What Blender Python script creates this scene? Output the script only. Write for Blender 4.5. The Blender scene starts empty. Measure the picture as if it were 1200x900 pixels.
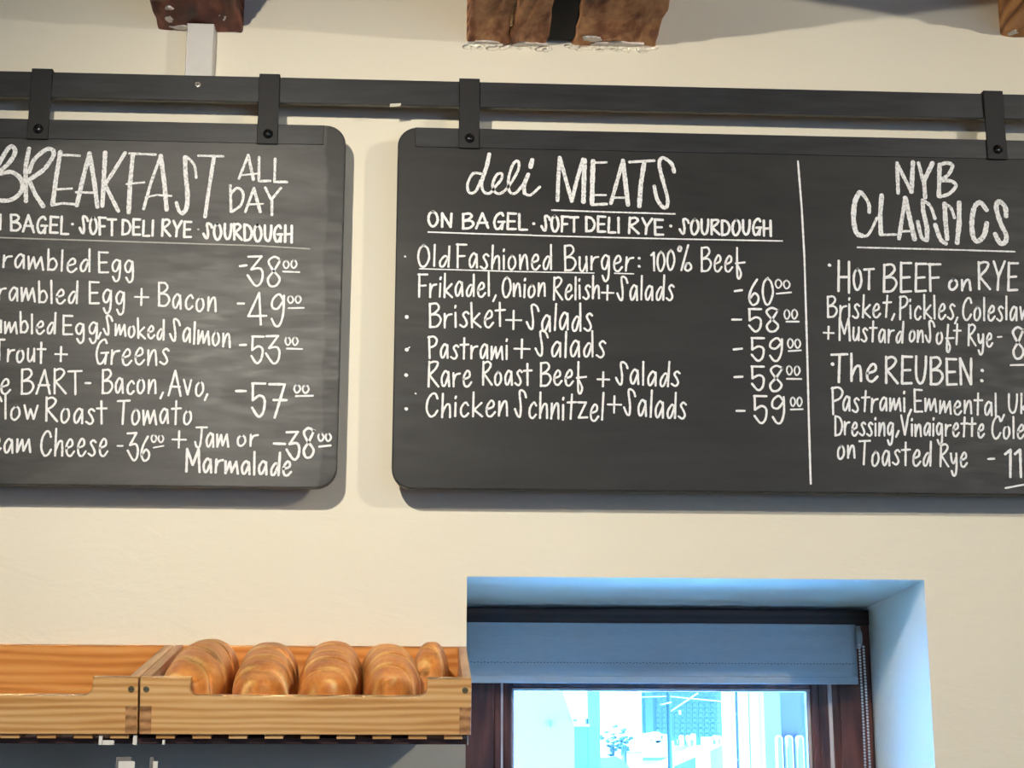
import bpy, bmesh, math, random
from mathutils import Vector, Matrix
random.seed(7)
S = bpy.context.scene
COL = S.collection

# ------------------------------------------------------------------ camera
F = 1900.0
RT = Vector((0.99858159, -0.05322977, 0.00118538))
DN = Vector((0.01357499, 0.23301038, -0.9723795))
FW = Vector((0.05148333, 0.97101635, 0.23340247))
CAM = Vector((0.0, -2.8, 1.62))
cd = bpy.data.cameras.new('camera'); cd.sensor_width = 36; cd.sensor_fit = 'HORIZONTAL'
cd.lens = 36 * F / 1200; cd.clip_end = 400
cam = bpy.data.objects.new('camera', cd); COL.objects.link(cam)
M = Matrix((RT, -DN, -FW)).transposed().to_4x4(); M.translation = CAM
cam.matrix_world = M
S.camera = cam

# ------------------------------------------------------------------ exposure, world, lights
S.view_settings.view_transform = 'Standard'; S.view_settings.look = 'None'
S.view_settings.exposure = 0.16; S.view_settings.gamma = 1.0
S.view_settings.use_curve_mapping = False
w = bpy.data.worlds.new('world'); S.world = w; w.use_nodes = True
bg = w.node_tree.nodes['Background']
bg.inputs[0].default_value = (0.13, 0.42, 1.0, 1); bg.inputs[1].default_value = 17.0

def spot(name, loc, aim, power, color, angle, blend, radius):
    l = bpy.data.lights.new(name, 'SPOT'); l.energy = power; l.color = color
    l.spot_size = math.radians(angle); l.spot_blend = blend; l.shadow_soft_size = radius
    o = bpy.data.objects.new(name, l); COL.objects.link(o); o.location = loc
    o.rotation_euler = (Vector(aim) - Vector(loc)).to_track_quat('-Z', 'Y').to_euler()
    return o
WARM = (1.0, 0.925, 0.78)
spot('spot_light', (-0.48, -1.62, 2.80), (0.15, 0, 1.6), 96, WARM, 128, 1.0, 0.012)
spot('spot_light', (1.93, -2.10, 2.85), (0.85, 0, 1.9), 80, WARM, 110, 1.0, 0.02)
def area(name, loc, aim, sx, sy, power, color):
    l = bpy.data.lights.new(name, 'AREA'); l.shape = 'RECTANGLE'; l.size = sx; l.size_y = sy
    l.energy = power; l.color = color
    o = bpy.data.objects.new(name, l); COL.objects.link(o); o.location = loc
    o.rotation_euler = (Vector(aim) - Vector(loc)).to_track_quat('-Z', 'Y').to_euler()
sl = bpy.data.lights.new('sun', 'SUN'); sl.energy = 560; sl.color = (0.11, 0.39, 1.0); sl.angle = math.radians(1.5)
so = bpy.data.objects.new('sun', sl); COL.objects.link(so)
so.rotation_euler = Vector((0.62, 0.0, -0.78)).to_track_quat('-Z', 'Y').to_euler()
area('warm_fill', (-1.2, -4.3, 2.85), (-0.8, -3.0, 0.8), 1.2, 0.6, 6, (1.0, 0.88, 0.72))  # added warm fill light, no such fitting known
area('blue_fill', (2.6, -5.9, 1.5), (0.8, 0, 1.9), 1.8, 1.6, 41, (0.34, 0.56, 1.0))  # added bluish fill, set as daylight from unseen windows opposite

# ------------------------------------------------------------------ helpers
def at(px, py, y):
    """point on the plane at depth y seen at pixel (px, py) of the 1200x900 frame"""
    d = RT * ((px - 600) / F) + DN * ((py - 450) / F) + FW
    return CAM + d * ((y - CAM.y) / d.y)

def obj(name, bm, mat, parent=None, smooth=False, bevel=0.0, seg=2):
    me = bpy.data.meshes.new(name)
    bmesh.ops.recalc_face_normals(bm, faces=bm.faces)
    bm.to_mesh(me); bm.free()
    if smooth:
        for p in me.polygons: p.use_smooth = True
    o = bpy.data.objects.new(name, me); COL.objects.link(o)
    if mat:
        me.materials.append(mat)
    if parent is not None: o.parent = parent
    if bevel > 0:
        m = o.modifiers.new('bevel', 'BEVEL'); m.width = bevel; m.segments = seg; m.limit_method = 'ANGLE'
        m.angle_limit = math.radians(40)
    return o

def tag(o, label, cat, group=None):
    o['label'] = label; o['category'] = cat
    if group: o['group'] = group
    return o

def thing(name, label, cat, loc=(0, 0, 0), rot=(0, 0, 0), group=None):
    o = bpy.data.objects.new(name, None); COL.objects.link(o)
    o.location = loc; o.rotation_euler = rot; o.empty_display_size = 0.05
    return tag(o, label, cat, group)

def struct(o):
    o['kind'] = 'structure'; return o

def box(bm, x0, x1, y0, y1, z0, z1):
    vs = [bm.verts.new((x, y, z)) for z in (z0, z1) for y in (y0, y1) for x in (x0, x1)]
    for f in ((0, 1, 3, 2), (4, 6, 7, 5), (0, 4, 5, 1), (2, 3, 7, 6), (0, 2, 6, 4), (1, 5, 7, 3)):
        bm.faces.new([vs[i] for i in f])
    return vs

def boxbm(*a):
    bm = bmesh.new(); box(bm, *a); return bm

def prism(bm, pts, y0, y1):
    """outline in (x, z) extruded from y0 to y1"""
    a = [bm.verts.new((p[0], y0, p[1])) for p in pts]
    b = [bm.verts.new((p[0], y1, p[1])) for p in pts]
    bm.faces.new(a); bm.faces.new(b[::-1])
    n = len(pts)
    for i in range(n):
        bm.faces.new((a[i], b[i], b[(i + 1) % n], a[(i + 1) % n]))

def cyl(bm, c, axis, r, h, seg=20, r2=None):
    """cylinder starting at c along axis"""
    axis = Vector(axis).normalized(); c = Vector(c)
    q = axis.to_track_quat('Z', 'Y'); r2 = r if r2 is None else r2
    A = [bm.verts.new(c + q @ Vector((r * math.cos(t), r * math.sin(t), 0))) for t in [2 * math.pi * i / seg for i in range(seg)]]
    B = [bm.verts.new(c + q @ Vector((r2 * math.cos(t), r2 * math.sin(t), h))) for t in [2 * math.pi * i / seg for i in range(seg)]]
    bm.faces.new(A[::-1]); bm.faces.new(B)
    for i in range(seg):
        bm.faces.new((A[i], A[(i + 1) % seg], B[(i + 1) % seg], B[i]))

def ball(bm, c, r, u=10, v=6, sc=(1, 1, 1)):
    m = Matrix.Translation(c) @ Matrix.Diagonal((*sc, 1))
    bmesh.ops.create_uvsphere(bm, u_segments=u, v_segments=v, radius=r, matrix=m)

def rrect(x0, x1, z0, z1, r, n=8):
    pts = []
    for cx, cz, a in ((x1 - r, z1 - r, 0), (x0 + r, z1 - r, 90), (x0 + r, z0 + r, 180), (x1 - r, z0 + r, 270)):
        for i in range(n + 1):
            t = math.radians(a + 90 * i / n)
            pts.append((cx + r * math.cos(t), cz + r * math.sin(t)))
    return pts

# ------------------------------------------------------------------ materials
def srgb(r, g, b):
    f = lambda c: (c / 255 / 12.92) if c / 255 <= 0.04045 else ((c / 255 + 0.055) / 1.055) ** 2.4
    return (f(r), f(g), f(b), 1)

class N:
    def __init__(s, name):
        s.m = bpy.data.materials.new(name); s.m.use_nodes = True
        s.t = s.m.node_tree; s.n = s.t.nodes; s.b = s.n['Principled BSDF']
        s.co = s.n.new('ShaderNodeTexCoord').outputs['Object']
    def set(s, **k):
        for a, v in k.items(): s.b.inputs[a.replace('_', ' ')].default_value = v
        return s
    def link(s, a, b): s.t.links.new(a, b)
    def mapping(s, scale, rot=(0, 0, 0), loc=(0, 0, 0)):
        m = s.n.new('ShaderNodeMapping'); m.inputs['Scale'].default_value = scale
        m.inputs['Rotation'].default_value = rot; m.inputs['Location'].default_value = loc
        s.link(s.co, m.inputs[0]); return m.outputs[0]
    def noise(s, vec, scale=5, detail=4, rough=.55, dist=0):
        n = s.n.new('ShaderNodeTexNoise'); n.inputs['Scale'].default_value = scale
        n.inputs['Detail'].default_value = detail; n.inputs['Roughness'].default_value = rough
        n.inputs['Distortion'].default_value = dist
        s.link(vec, n.inputs['Vector']); return n.outputs['Fac']
    def ramp(s, fac, stops):
        r = s.n.new('ShaderNodeValToRGB'); e = r.color_ramp.elements
        while len(e) > 1: e.remove(e[-1])
        e[0].position, e[0].color = stops[0]
        for p, c in stops[1:]:
            x = e.new(p); x.color = c
        s.link(fac, r.inputs[0]); return r.outputs[0]
    def mix(s, fac, a, b, mode='MIX'):
        m = s.n.new('ShaderNodeMix'); m.data_type = 'RGBA'; m.blend_type = mode
        for v, i in ((fac, m.inputs[0]), (a, m.inputs[6]), (b, m.inputs[7])):
            if hasattr(v, 'links'): s.link(v, i)
            else: i.default_value = v
        return m.outputs[2]
    def math(s, op, a, b=0.0):
        m = s.n.new('ShaderNodeMath'); m.operation = op
        for v, i in ((a, m.inputs[0]), (b, m.inputs[1])):
            if hasattr(v, 'links'): s.link(v, i)
            else: i.default_value = v
        return m.outputs[0]
    def color(s, c):
        if hasattr(c, 'links'): s.link(c, s.b.inputs['Base Color'])
        else: s.b.inputs['Base Color'].default_value = c
        return s
    def bump(s, h, strength=.2, dist=.01):
        b = s.n.new('ShaderNodeBump'); b.inputs['Strength'].default_value = strength
        b.inputs['Distance'].default_value = dist
        s.link(h, b.inputs['Height']); s.link(b.outputs[0], s.b.inputs['Normal']); return s

def plain(name, c, rough=.5, metal=0.0, var=.12, scale=20):
    k = N(name); k.set(Roughness=rough, Metallic=metal)
    f = k.noise(k.co, scale, 4)
    d = tuple(max(0, v * (1 - var)) for v in c[:3]) + (1,); l = tuple(min(1, v * (1 + var)) for v in c[:3]) + (1,)
    k.color(k.ramp(f, [(.3, d), (.7, l)])); return k.m

def wood(name, dark, mid, light, scale=(3, 30, 30), rough=.5, seed=0, dist=1.2, bump=.12, wave=.55):
    k = N(name); k.set(Roughness=rough)
    v = k.mapping(scale, loc=(seed * 3.1, seed * 1.7, seed * .9))
    a = k.noise(v, 1.0, 5, .55, dist)
    w_ = k.n.new('ShaderNodeTexWave'); w_.bands_direction = 'Z'; w_.inputs['Scale'].default_value = wave
    w_.inputs['Distortion'].default_value = 5.5; w_.inputs['Detail'].default_value = 3; w_.inputs['Detail Scale'].default_value = 1.4
    k.link(v, w_.inputs['Vector'])
    fine = k.noise(k.mapping((scale[0] * 2, scale[1] * 7, scale[2] * 7)), 1.0, 3)
    f = k.math('ADD', k.math('MULTIPLY', a, .55), k.math('ADD', k.math('MULTIPLY', w_.outputs['Fac'], .3), k.math('MULTIPLY', fine, .2)))
    k.color(k.ramp(f, [(.3, dark), (.52, mid), (.75, light)]))
    k.bump(fine, bump, .002); return k.m

def plaster(name, c1, c2):
    k = N(name); k.set(Roughness=.85); k.b.inputs['Specular IOR Level'].default_value = .25
    big = k.noise(k.co, 1.6, 5, .5)
    k.color(k.ramp(big, [(.3, c1), (.7, c2)]))
    h = k.math('ADD', k.noise(k.mapping((4, 4, 9)), 1.5, 6, .55, .6), k.math('MULTIPLY', k.noise(k.co, 60, 3), .12))
    k.bump(h, .22, .012); return k.m

CREAM = plaster('cream_plaster', (.83, .765, .61, 1), (.87, .81, .665, 1))
CEIL = plaster('ceiling_plaster', (.72, .68, .6, 1), (.78, .74, .66, 1))
FLOOR = wood('floor_wood', srgb(95, 65, 42), srgb(130, 92, 60), srgb(150, 110, 75), (2, 12, 12))
BLACKMETAL = N('black_steel'); BLACKMETAL.set(Roughness=.42)
_f = BLACKMETAL.noise(BLACKMETAL.mapping((6, 6, 40)), 1.5, 5)
BLACKMETAL.color(BLACKMETAL.ramp(_f, [(.3, (.011, .012, .014, 1)), (.7, (.028, .030, .034, 1))])); BLACKMETAL = BLACKMETAL.m
STRAP = plain('strap_black', (.006, .006, .007, 1), .62, 0, .3, 60)
BOLT = plain('bolt_black', (.008, .008, .008, 1), .12)
CHROME = plain('screw_chrome', (.75, .74, .7, 1), .25, 1.0, .05)
SLOT = plain('screw_slot', (.04, .04, .04, 1), .6)
WHITEWOOD = plain('white_paint', (.68, .66, .62, 1), .5, 0, .04)
TAPE = plain('masking_tape', (.72, .68, .55, 1), .7)

def slate(name, dust, seed, base=.022, spec=.5, edge=0):
    k = N(name); k.set(Roughness=.5); k.b.inputs['Specular IOR Level'].default_value = spec
    a = k.noise(k.mapping((2.2, 2.2, 9), rot=(0, .18, 0), loc=(seed, 0, seed)), 1.0, 6, .6, 1.0)
    b = k.noise(k.mapping((14, 14, 60), loc=(seed, 0, 0)), 1.0, 5, .65)
    f = k.math('ADD', k.math('MULTIPLY', a, .7), k.math('MULTIPLY', b, .3))
    if edge:
        sx = k.n.new('ShaderNodeSeparateXYZ'); k.link(k.co, sx.inputs[0])
        e_ = k.math('ADD', sx.outputs[0], k.math('MULTIPLY', k.noise(k.mapping((3, 3, 6)), 1.5, 3), .03))
        mr = k.n.new('ShaderNodeMapRange'); mr.inputs[1].default_value = edge + .012; mr.inputs[2].default_value = edge - .006
        mr.inputs[3].default_value = .30; mr.inputs[4].default_value = 1.0; mr.interpolation_type = 'SMOOTHSTEP'
        k.link(e_, mr.inputs[0]); f = k.math('MULTIPLY', f, mr.outputs[0])
    lo = (base, base, base * 1.02, 1); hi = tuple(base + dust * c for c in (1, .97, .93)) + (1,)
    k.color(k.ramp(f, [(.38, lo), (.62, hi)]))
    k.link(k.ramp(b, [(.3, (.42, .42, .42, 1)), (.7, (.58, .58, .58, 1))]), k.b.inputs['Roughness'])
    return k.m
SLATE_DUSTY = slate('chalkboard_dusty', .057, 1.0, .017, .5, 1.253)
SLATE = slate('chalkboard', .012, 5.0, .014, .36)
def chalk(name, gap):
    k = N(name); k.set(Roughness=.95); k.b.inputs['Specular IOR Level'].default_value = .1
    f = k.noise(k.co, 260, 4, .7)
    k.color(k.ramp(f, [(gap - .14, (.30, .295, .285, 1)), (gap + .06, (.88, .88, .875, 1))])); return k.m
CHALK = chalk('chalk_writing', .36)
CHALK_HEAVY = chalk('chalk_heading', .44)
CHALK_FAINT = plain('chalk_faint', (.42, .41, .38, 1), .95)

PINE = wood('pine_front', srgb(190, 134, 74), srgb(216, 166, 104), srgb(228, 186, 130), (2.2, 26, 26), .5, 1, wave=1.15)
PINE_IN = wood('pine_inside', srgb(206, 126, 56), srgb(228, 152, 76), srgb(238, 170, 96), (2.2, 24, 24), .5, 2, wave=.8)
PINE_EDGE = wood('pine_edge', srgb(170, 112, 78), srgb(212, 165, 128), srgb(228, 188, 155), (30, 3, 30), .55, 3)
ENDGRAIN = wood('pine_endgrain', srgb(120, 80, 46), srgb(178, 128, 80), srgb(205, 155, 105), (22, 22, 40), .6, 4, 2.0)
DARKBOARD = wood('dark_shelf_wood', srgb(46, 30, 30), srgb(66, 44, 42), srgb(84, 58, 54), (4, 30, 30), .6, 5)
BEAM = wood('old_beam', srgb(84, 42, 24), srgb(152, 94, 58), srgb(214, 160, 110), (24, 7, 24), .7, 6, 3.0, .6)
BEAM_DARK = wood('old_beam_dark', srgb(64, 24, 14), srgb(108, 46, 30), srgb(150, 84, 58), (24, 6, 24), .65, 7, 3.0, .6)
BEAM_PALE = wood('old_beam_pale', srgb(110, 64, 34), srgb(190, 132, 76), srgb(216, 166, 106), (14, 3.0, 14), .7, 8, 2.0, .5)
LIME = plain('plaster_smear', (.74, .68, .62, 1), .9, 0, .1, 80)
MAHOG = wood('mahogany', srgb(52, 24, 18), srgb(88, 44, 32), srgb(122, 66, 48), (40, 40, 2.5), .38, 9)
MAHOG_DK = wood('mahogany_dark', srgb(34, 22, 20), srgb(52, 34, 30), srgb(70, 46, 38), (3, 40, 40), .45, 10)
PALE_EDGE = plain('pale_edge', (.74, .60, .52, 1), .5)

k = N('blind_fabric'); k.set(Roughness=.8)
_w = k.noise(k.mapping((40, 40, 260)), 1.0, 3)
k.color(k.ramp(_w, [(.3, (.60, .70, .78, 1)), (.7, (.68, .78, .86, 1))]))
_tr = k.n.new('ShaderNodeBsdfTranslucent'); _tr.inputs[0].default_value = (.6, .6, .6, 1)
_mx = k.n.new('ShaderNodeMixShader'); _mx.inputs[0].default_value = .22
k.link(k.b.outputs[0], _mx.inputs[1]); k.link(_tr.outputs[0], _mx.inputs[2])
k.link(_mx.outputs[0], k.n['Material Output'].inputs[0]); BLIND = k.m
STITCH = plain('blind_stitch', (.10, .12, .15, 1), .8)
BLINDMETAL = plain('blind_bracket', (.45, .47, .5, 1), .35, .3)
CHAINM = plain('bead_chain', (.82, .80, .76, 1), .3, 0)
k = N('window_glass')
_t = k.n.new('ShaderNodeBsdfTransparent'); _g = k.n.new('ShaderNodeBsdfGlossy'); _g.inputs['Roughness'].default_value = .02
_fr = k.n.new('ShaderNodeFresnel'); _fr.inputs[0].default_value = 1.45; _mx = k.n.new('ShaderNodeMixShader')
k.link(_fr.outputs[0], _mx.inputs[0]); k.link(_t.outputs[0], _mx.inputs[1]); k.link(_g.outputs[0], _mx.inputs[2])
k.link(_mx.outputs[0], k.n['Material Output'].inputs[0]); GLASS = k.m

# ------------------------------------------------------------------ room shell
WX0, WX1 = 0.071, 0.872          # window opening
WZ0, WZ1 = 0.95, 1.950
bm = bmesh.new()
YB = 0.55
def wallpart(x0, x1, z0, z1): box(bm, x0, x1, 0, YB, z0, z1)
wallpart(-3.2, WX0, 0, 3.25); wallpart(WX1, 3.2, 0, 3.25); wallpart(WX0, WX1, 0, WZ0)
# lintel with a gently sloping soffit
vs = box(bm, WX0, WX1, 0, YB, WZ1, 3.25)
for v in vs:
    if v.co.z < 2 and v.co.y > .3: v.co.z -= 0.016
struct(obj('wall_back', bm, CREAM))
struct(obj('wall_left', boxbm(-3.35, -3.2, -6.2, YB, 0, 3.25), CREAM))
struct(obj('wall_right', boxbm(3.2, 3.35, -6.2, YB, 0, 3.25), CREAM))
struct(obj('wall_front', boxbm(-3.35, 3.35, -6.35, -6.2, 0, 3.25), CREAM))
struct(obj('floor', boxbm(-3.35, 3.35, -6.35, YB, -.12, 0), FLOOR))
struct(obj('ceiling', boxbm(-3.35, 3.35, -6.35, YB, 3.25, 3.4), CEIL))

# ------------------------------------------------------------------ window
win = bpy.data.objects.new('window_1', None); COL.objects.link(win); struct(win)
def pxbox(px0, px1, y0, y1, z0, z1, ref=850):
    return boxbm(at(px0, ref, y0).x, at(px1, ref, y0).x, y0, y1, z0, z1)
ZT = 1.93
obj('frame_head', boxbm(WX0, WX1, .366, .47, at(800, 732, .37).z, ZT + .004), MAHOG_DK, win, bevel=.003)
obj('frame_jamb', boxbm(WX0, at(579, 850, .37).x, .37, .47, WZ0, ZT), MAHOG, win, bevel=.003)
obj('frame_trim', pxbox(579, 587, .376, .46, WZ0, ZT), MAHOG, win, bevel=.002)
obj('frame_jamb', boxbm(at(985, 850, .37).x, WX1, .37, .47, WZ0, ZT), MAHOG, win, bevel=.003)
obj('frame_trim', pxbox(976.5, 985, .376, .46, WZ0, ZT), MAHOG, win, bevel=.002)
obj('frame_highlight', pxbox(587, 589.5, .378, .46, WZ0, ZT), PALE_EDGE, win)  # pale strips painting in the bright highlight along the frame edge
obj('frame_highlight', pxbox(972, 976.5, .378, .46, WZ0, ZT), PALE_EDGE, win)
sash = bpy.data.objects.new('sash', None); COL.objects.link(sash); sash.parent = win
zg = at(770, 810, .39).z
sx0, sx1 = at(589.5, 850, .385).x, at(972, 850, .385).x
gx0, gx1 = at(602, 850, .40).x, at(945, 850, .40).x
obj('stile', boxbm(sx0, gx0 - .004, .385, .44, WZ0 + .03, ZT - .02), MAHOG, sash, bevel=.003)
obj('stile', boxbm(gx1 + .008, sx1, .385, .44, WZ0 + .03, ZT - .02), MAHOG, sash, bevel=.003)
obj('stile_moulding', boxbm(gx1 + .022, gx1 + .028, .380, .385, WZ0 + .03, ZT - .02), MAHOG, sash, bevel=.001)
obj('top_rail', boxbm(gx0 - .004, gx1 + .008, .386, .44, zg + .005, ZT - .02), MAHOG, sash, bevel=.003)
obj('glazing_bead', boxbm(gx0 - .004, gx1 + .008, .392, .41, zg, zg + .005), PALE_EDGE, sash)
obj('glazing_bead', boxbm(gx0 - .004, gx0, .392, .41, WZ0 + .06, zg), PALE_EDGE, sash)
obj('glazing_bead', boxbm(gx1, gx1 + .008, .392, .41, WZ0 + .06, zg), PALE_EDGE, sash, bevel=.002)
obj('bottom_rail', boxbm(sx0, sx1, .385, .44, WZ0 + .01, WZ0 + .07), MAHOG, sash, bevel=.003)
obj('pane', boxbm(gx0 - .003, gx1 + .004, .414, .418, WZ0 + .06, zg + .004), GLASS, sash)
struct(obj('trim_1', boxbm(WX0, WX1, -.01, .38, WZ0 - .03, WZ0), MAHOG))   # window sill, below the picture

# ------------------------------------------------------------------ ceiling beams
def beam(name, label, pxl, pxr, py, mat, depth=5.9, h=.3, zoff=0, skew=0):
    a, b = at(pxl, py, 0), at(pxr, py, 0)
    z = (a.z + b.z) / 2 + zoff
    o = thing(name, label, 'beam', ((a.x + b.x) / 2, 0, z), (0, 0, 0), 'old ceiling beams above the menu boards')
    hw = (b.x - a.x) / 2
    bm = bmesh.new()
    n = 60; rnd = random.Random(int(pxl))
    secs = []
    prof = [(-1, 0), (-.6, .0), (-.2, 0), (.2, 0), (.6, 0), (1, 0), (1, .5), (1, 1), (-1, 1), (-1, .5)]
    for i in range(n + 1):
        yy = .04 - depth * (i / n) ** 1.6
        row = []
        for (u, v) in prof:
            jx = rnd.uniform(-.004, .004); jz = rnd.uniform(-.003, .003) if v < .9 else 0
            row.append(bm.verts.new((u * hw + jx + skew * -yy, yy, v * (3.25 - z) + jz)))
        secs.append(row)
    m = len(prof)
    for i in range(n):
        for j in range(m):
            bm.faces.new((secs[i][j], secs[i][(j + 1) % m], secs[i + 1][(j + 1) % m], secs[i + 1][j]))
    bm.faces.new(secs[0]); bm.faces.new(secs[-1][::-1])
    obj('timber', bm, mat, o, smooth=False, bevel=.005)
    return o, hw
def smear(parent, x, y, sx, sy, z=-.0018, seed=0):
    """a crust of old plaster stuck to the timber"""
    rnd = random.Random(seed); bm = bmesh.new()
    pts = [(x + sx * (1 + rnd.uniform(-.4, .3)) * math.cos(t), -(-y) + sy * (1 + rnd.uniform(-.4, .3)) * math.sin(t)) for t in [2 * math.pi * i / 14 for i in range(14)]]
    a = [bm.verts.new((p[0], p[1], z)) for p in pts]; b = [bm.verts.new((p[0], p[1], z + .006)) for p in pts]
    bm.faces.new(a); bm.faces.new(b[::-1])
    for i in range(14): bm.faces.new((a[i], b[i], b[(i + 1) % 14], a[(i + 1) % 14]))
    obj('plaster_crust', bm, LIME, parent)
b1, hw = beam('ceiling_beam', 'dark reddish beam at upper left, resting above the white block', 187, 284, 36, BEAM_DARK)
smear(b1, -.045, -.09, .008, .006, seed=1); smear(b1, -.052, -.045, .006, .012, seed=2); smear(b1, .047, -.06, .007, .012, seed=3)
smear(b1, -.035, -.012, .02, .008, seed=4)
b2, hw = beam('ceiling_beam', 'left plank of the close pair of brown beams above right board', 548.5, 596.5, 51, BEAM)
smear(b2, -.01, -.006, .03, .008, seed=5)
b3, hw = beam('ceiling_beam', 'middle brown plank left of the dark gap, mate of the adjoining plank', 598.5, 640, 54, BEAM)
smear(b3, 0, -.008, .03, .009, seed=6)
b4, hw = beam('ceiling_beam', 'widest brown beam right of the dark gap, white plaster along its end', 672, 768, 54, BEAM)
smear(b4, -.045, -.03, .02, .012, seed=7); smear(b4, 0, -.008, .07, .010, seed=8)
b5, hw = beam('ceiling_beam', 'pale brown beam cut off by the upper right corner', 1173, 1262, 43, BEAM_PALE)
smear(b5, -.055, -.012, .009, .012, seed=9)
GAP = plain('gap_shade_black', (.006, .006, .007, 1), .9)  # near-black colour standing for the shade in the gap
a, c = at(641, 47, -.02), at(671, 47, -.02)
struct(obj('gap_shade', boxbm(a.x - .004, c.x + .004, -.6, -.012, a.z + .004, 3.25), GAP, bevel=.004))   # black block painting in the shade of the gap between two beams
FOAM = plain('foam_filler', (.62, .48, .28, 1), .9, 0, .4, 60)
bm = bmesh.new(); rnd = random.Random(4); c = at(597.5, 50, 0)
for i in range(40):
    ball(bm, (c.x - b2.location.x + rnd.uniform(-.002, .002), -.07 - i * .012, c.z - b2.location.z + .004), .0055, 7, 5, (.7, 1.2, .7))
obj('foam_filler', bm, FOAM, b2, smooth=True)['label'] = 'yellowish filler in the crack'
# ragged plaster packing where the beams enter the wall
bm = bmesh.new()
for (x0, x1, py) in ((545, 645, 54), (664, 770, 56)):
    rnd = random.Random(int(x0)); a, b = at(x0, py, 0), at(x1, py, 0)
    for i in range(26):
        x = a.x + (b.x - a.x) * (i + .5) / 26
        ball(bm, (x, 0, a.z + rnd.uniform(-.004, .006)), 0.0042, 7, 5, (1.2 + rnd.random(), .6, .6 + rnd.random() * .7))
o = struct(obj('trim_2', bm, CREAM, smooth=True))

# ------------------------------------------------------------------ rail with white block
ZR0, ZR1 = 2.7930, 2.8415
rail = thing('hanging_rail', 'long black steel rail the menu boards hang from', 'rail', (0, -.0575, ZR0))
obj('bar', boxbm(-1.9, 2.0, -.0065, .0065, 0, ZR1 - ZR0), BLACKMETAL, rail, bevel=.0015)
p = at(231.5, 99, -.064)
sc = bmesh.new(); cyl(sc, (p.x, -.0065, p.z - ZR0), (0, -1, 0), .0062, .002, 20, .0045)
scr = obj('screw', sc, CHROME, rail, bevel=.0005)
bm = boxbm(p.x - .0035, p.x + .0035, -.0089, -.0083, p.z - ZR0 - .0006, p.z - ZR0 + .0006)
box(bm, p.x - .0006, p.x + .0006, -.0089, -.0083, p.z - ZR0 - .0035, p.z - ZR0 + .0035)
obj('cross_slot', bm, SLOT, scr)
p = at(463, 124, -.064); bm = bmesh.new()
prism(bm, [(p.x - .010, p.z - ZR0 - .004), (p.x + .0095, p.z - ZR0 - .001), (p.x + .0105, p.z - ZR0 + .004), (p.x - .009, p.z - ZR0 + .0025)], -.0095, -.0066)
obj('tape_scrap', bm, TAPE, rail)['label'] = 'scrap of pale tape'
xa, xb = at(217, 70, -.037).x, at(249, 70, -.037).x
zt = at(232, 27, -.037).z
tag(obj('hanger_block', boxbm(xa, xb, -.0368, 0.0, 2.815, zt), WHITEWOOD, bevel=.0015), 'white wooden block between the rail and the dark reddish beam', 'block')

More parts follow.
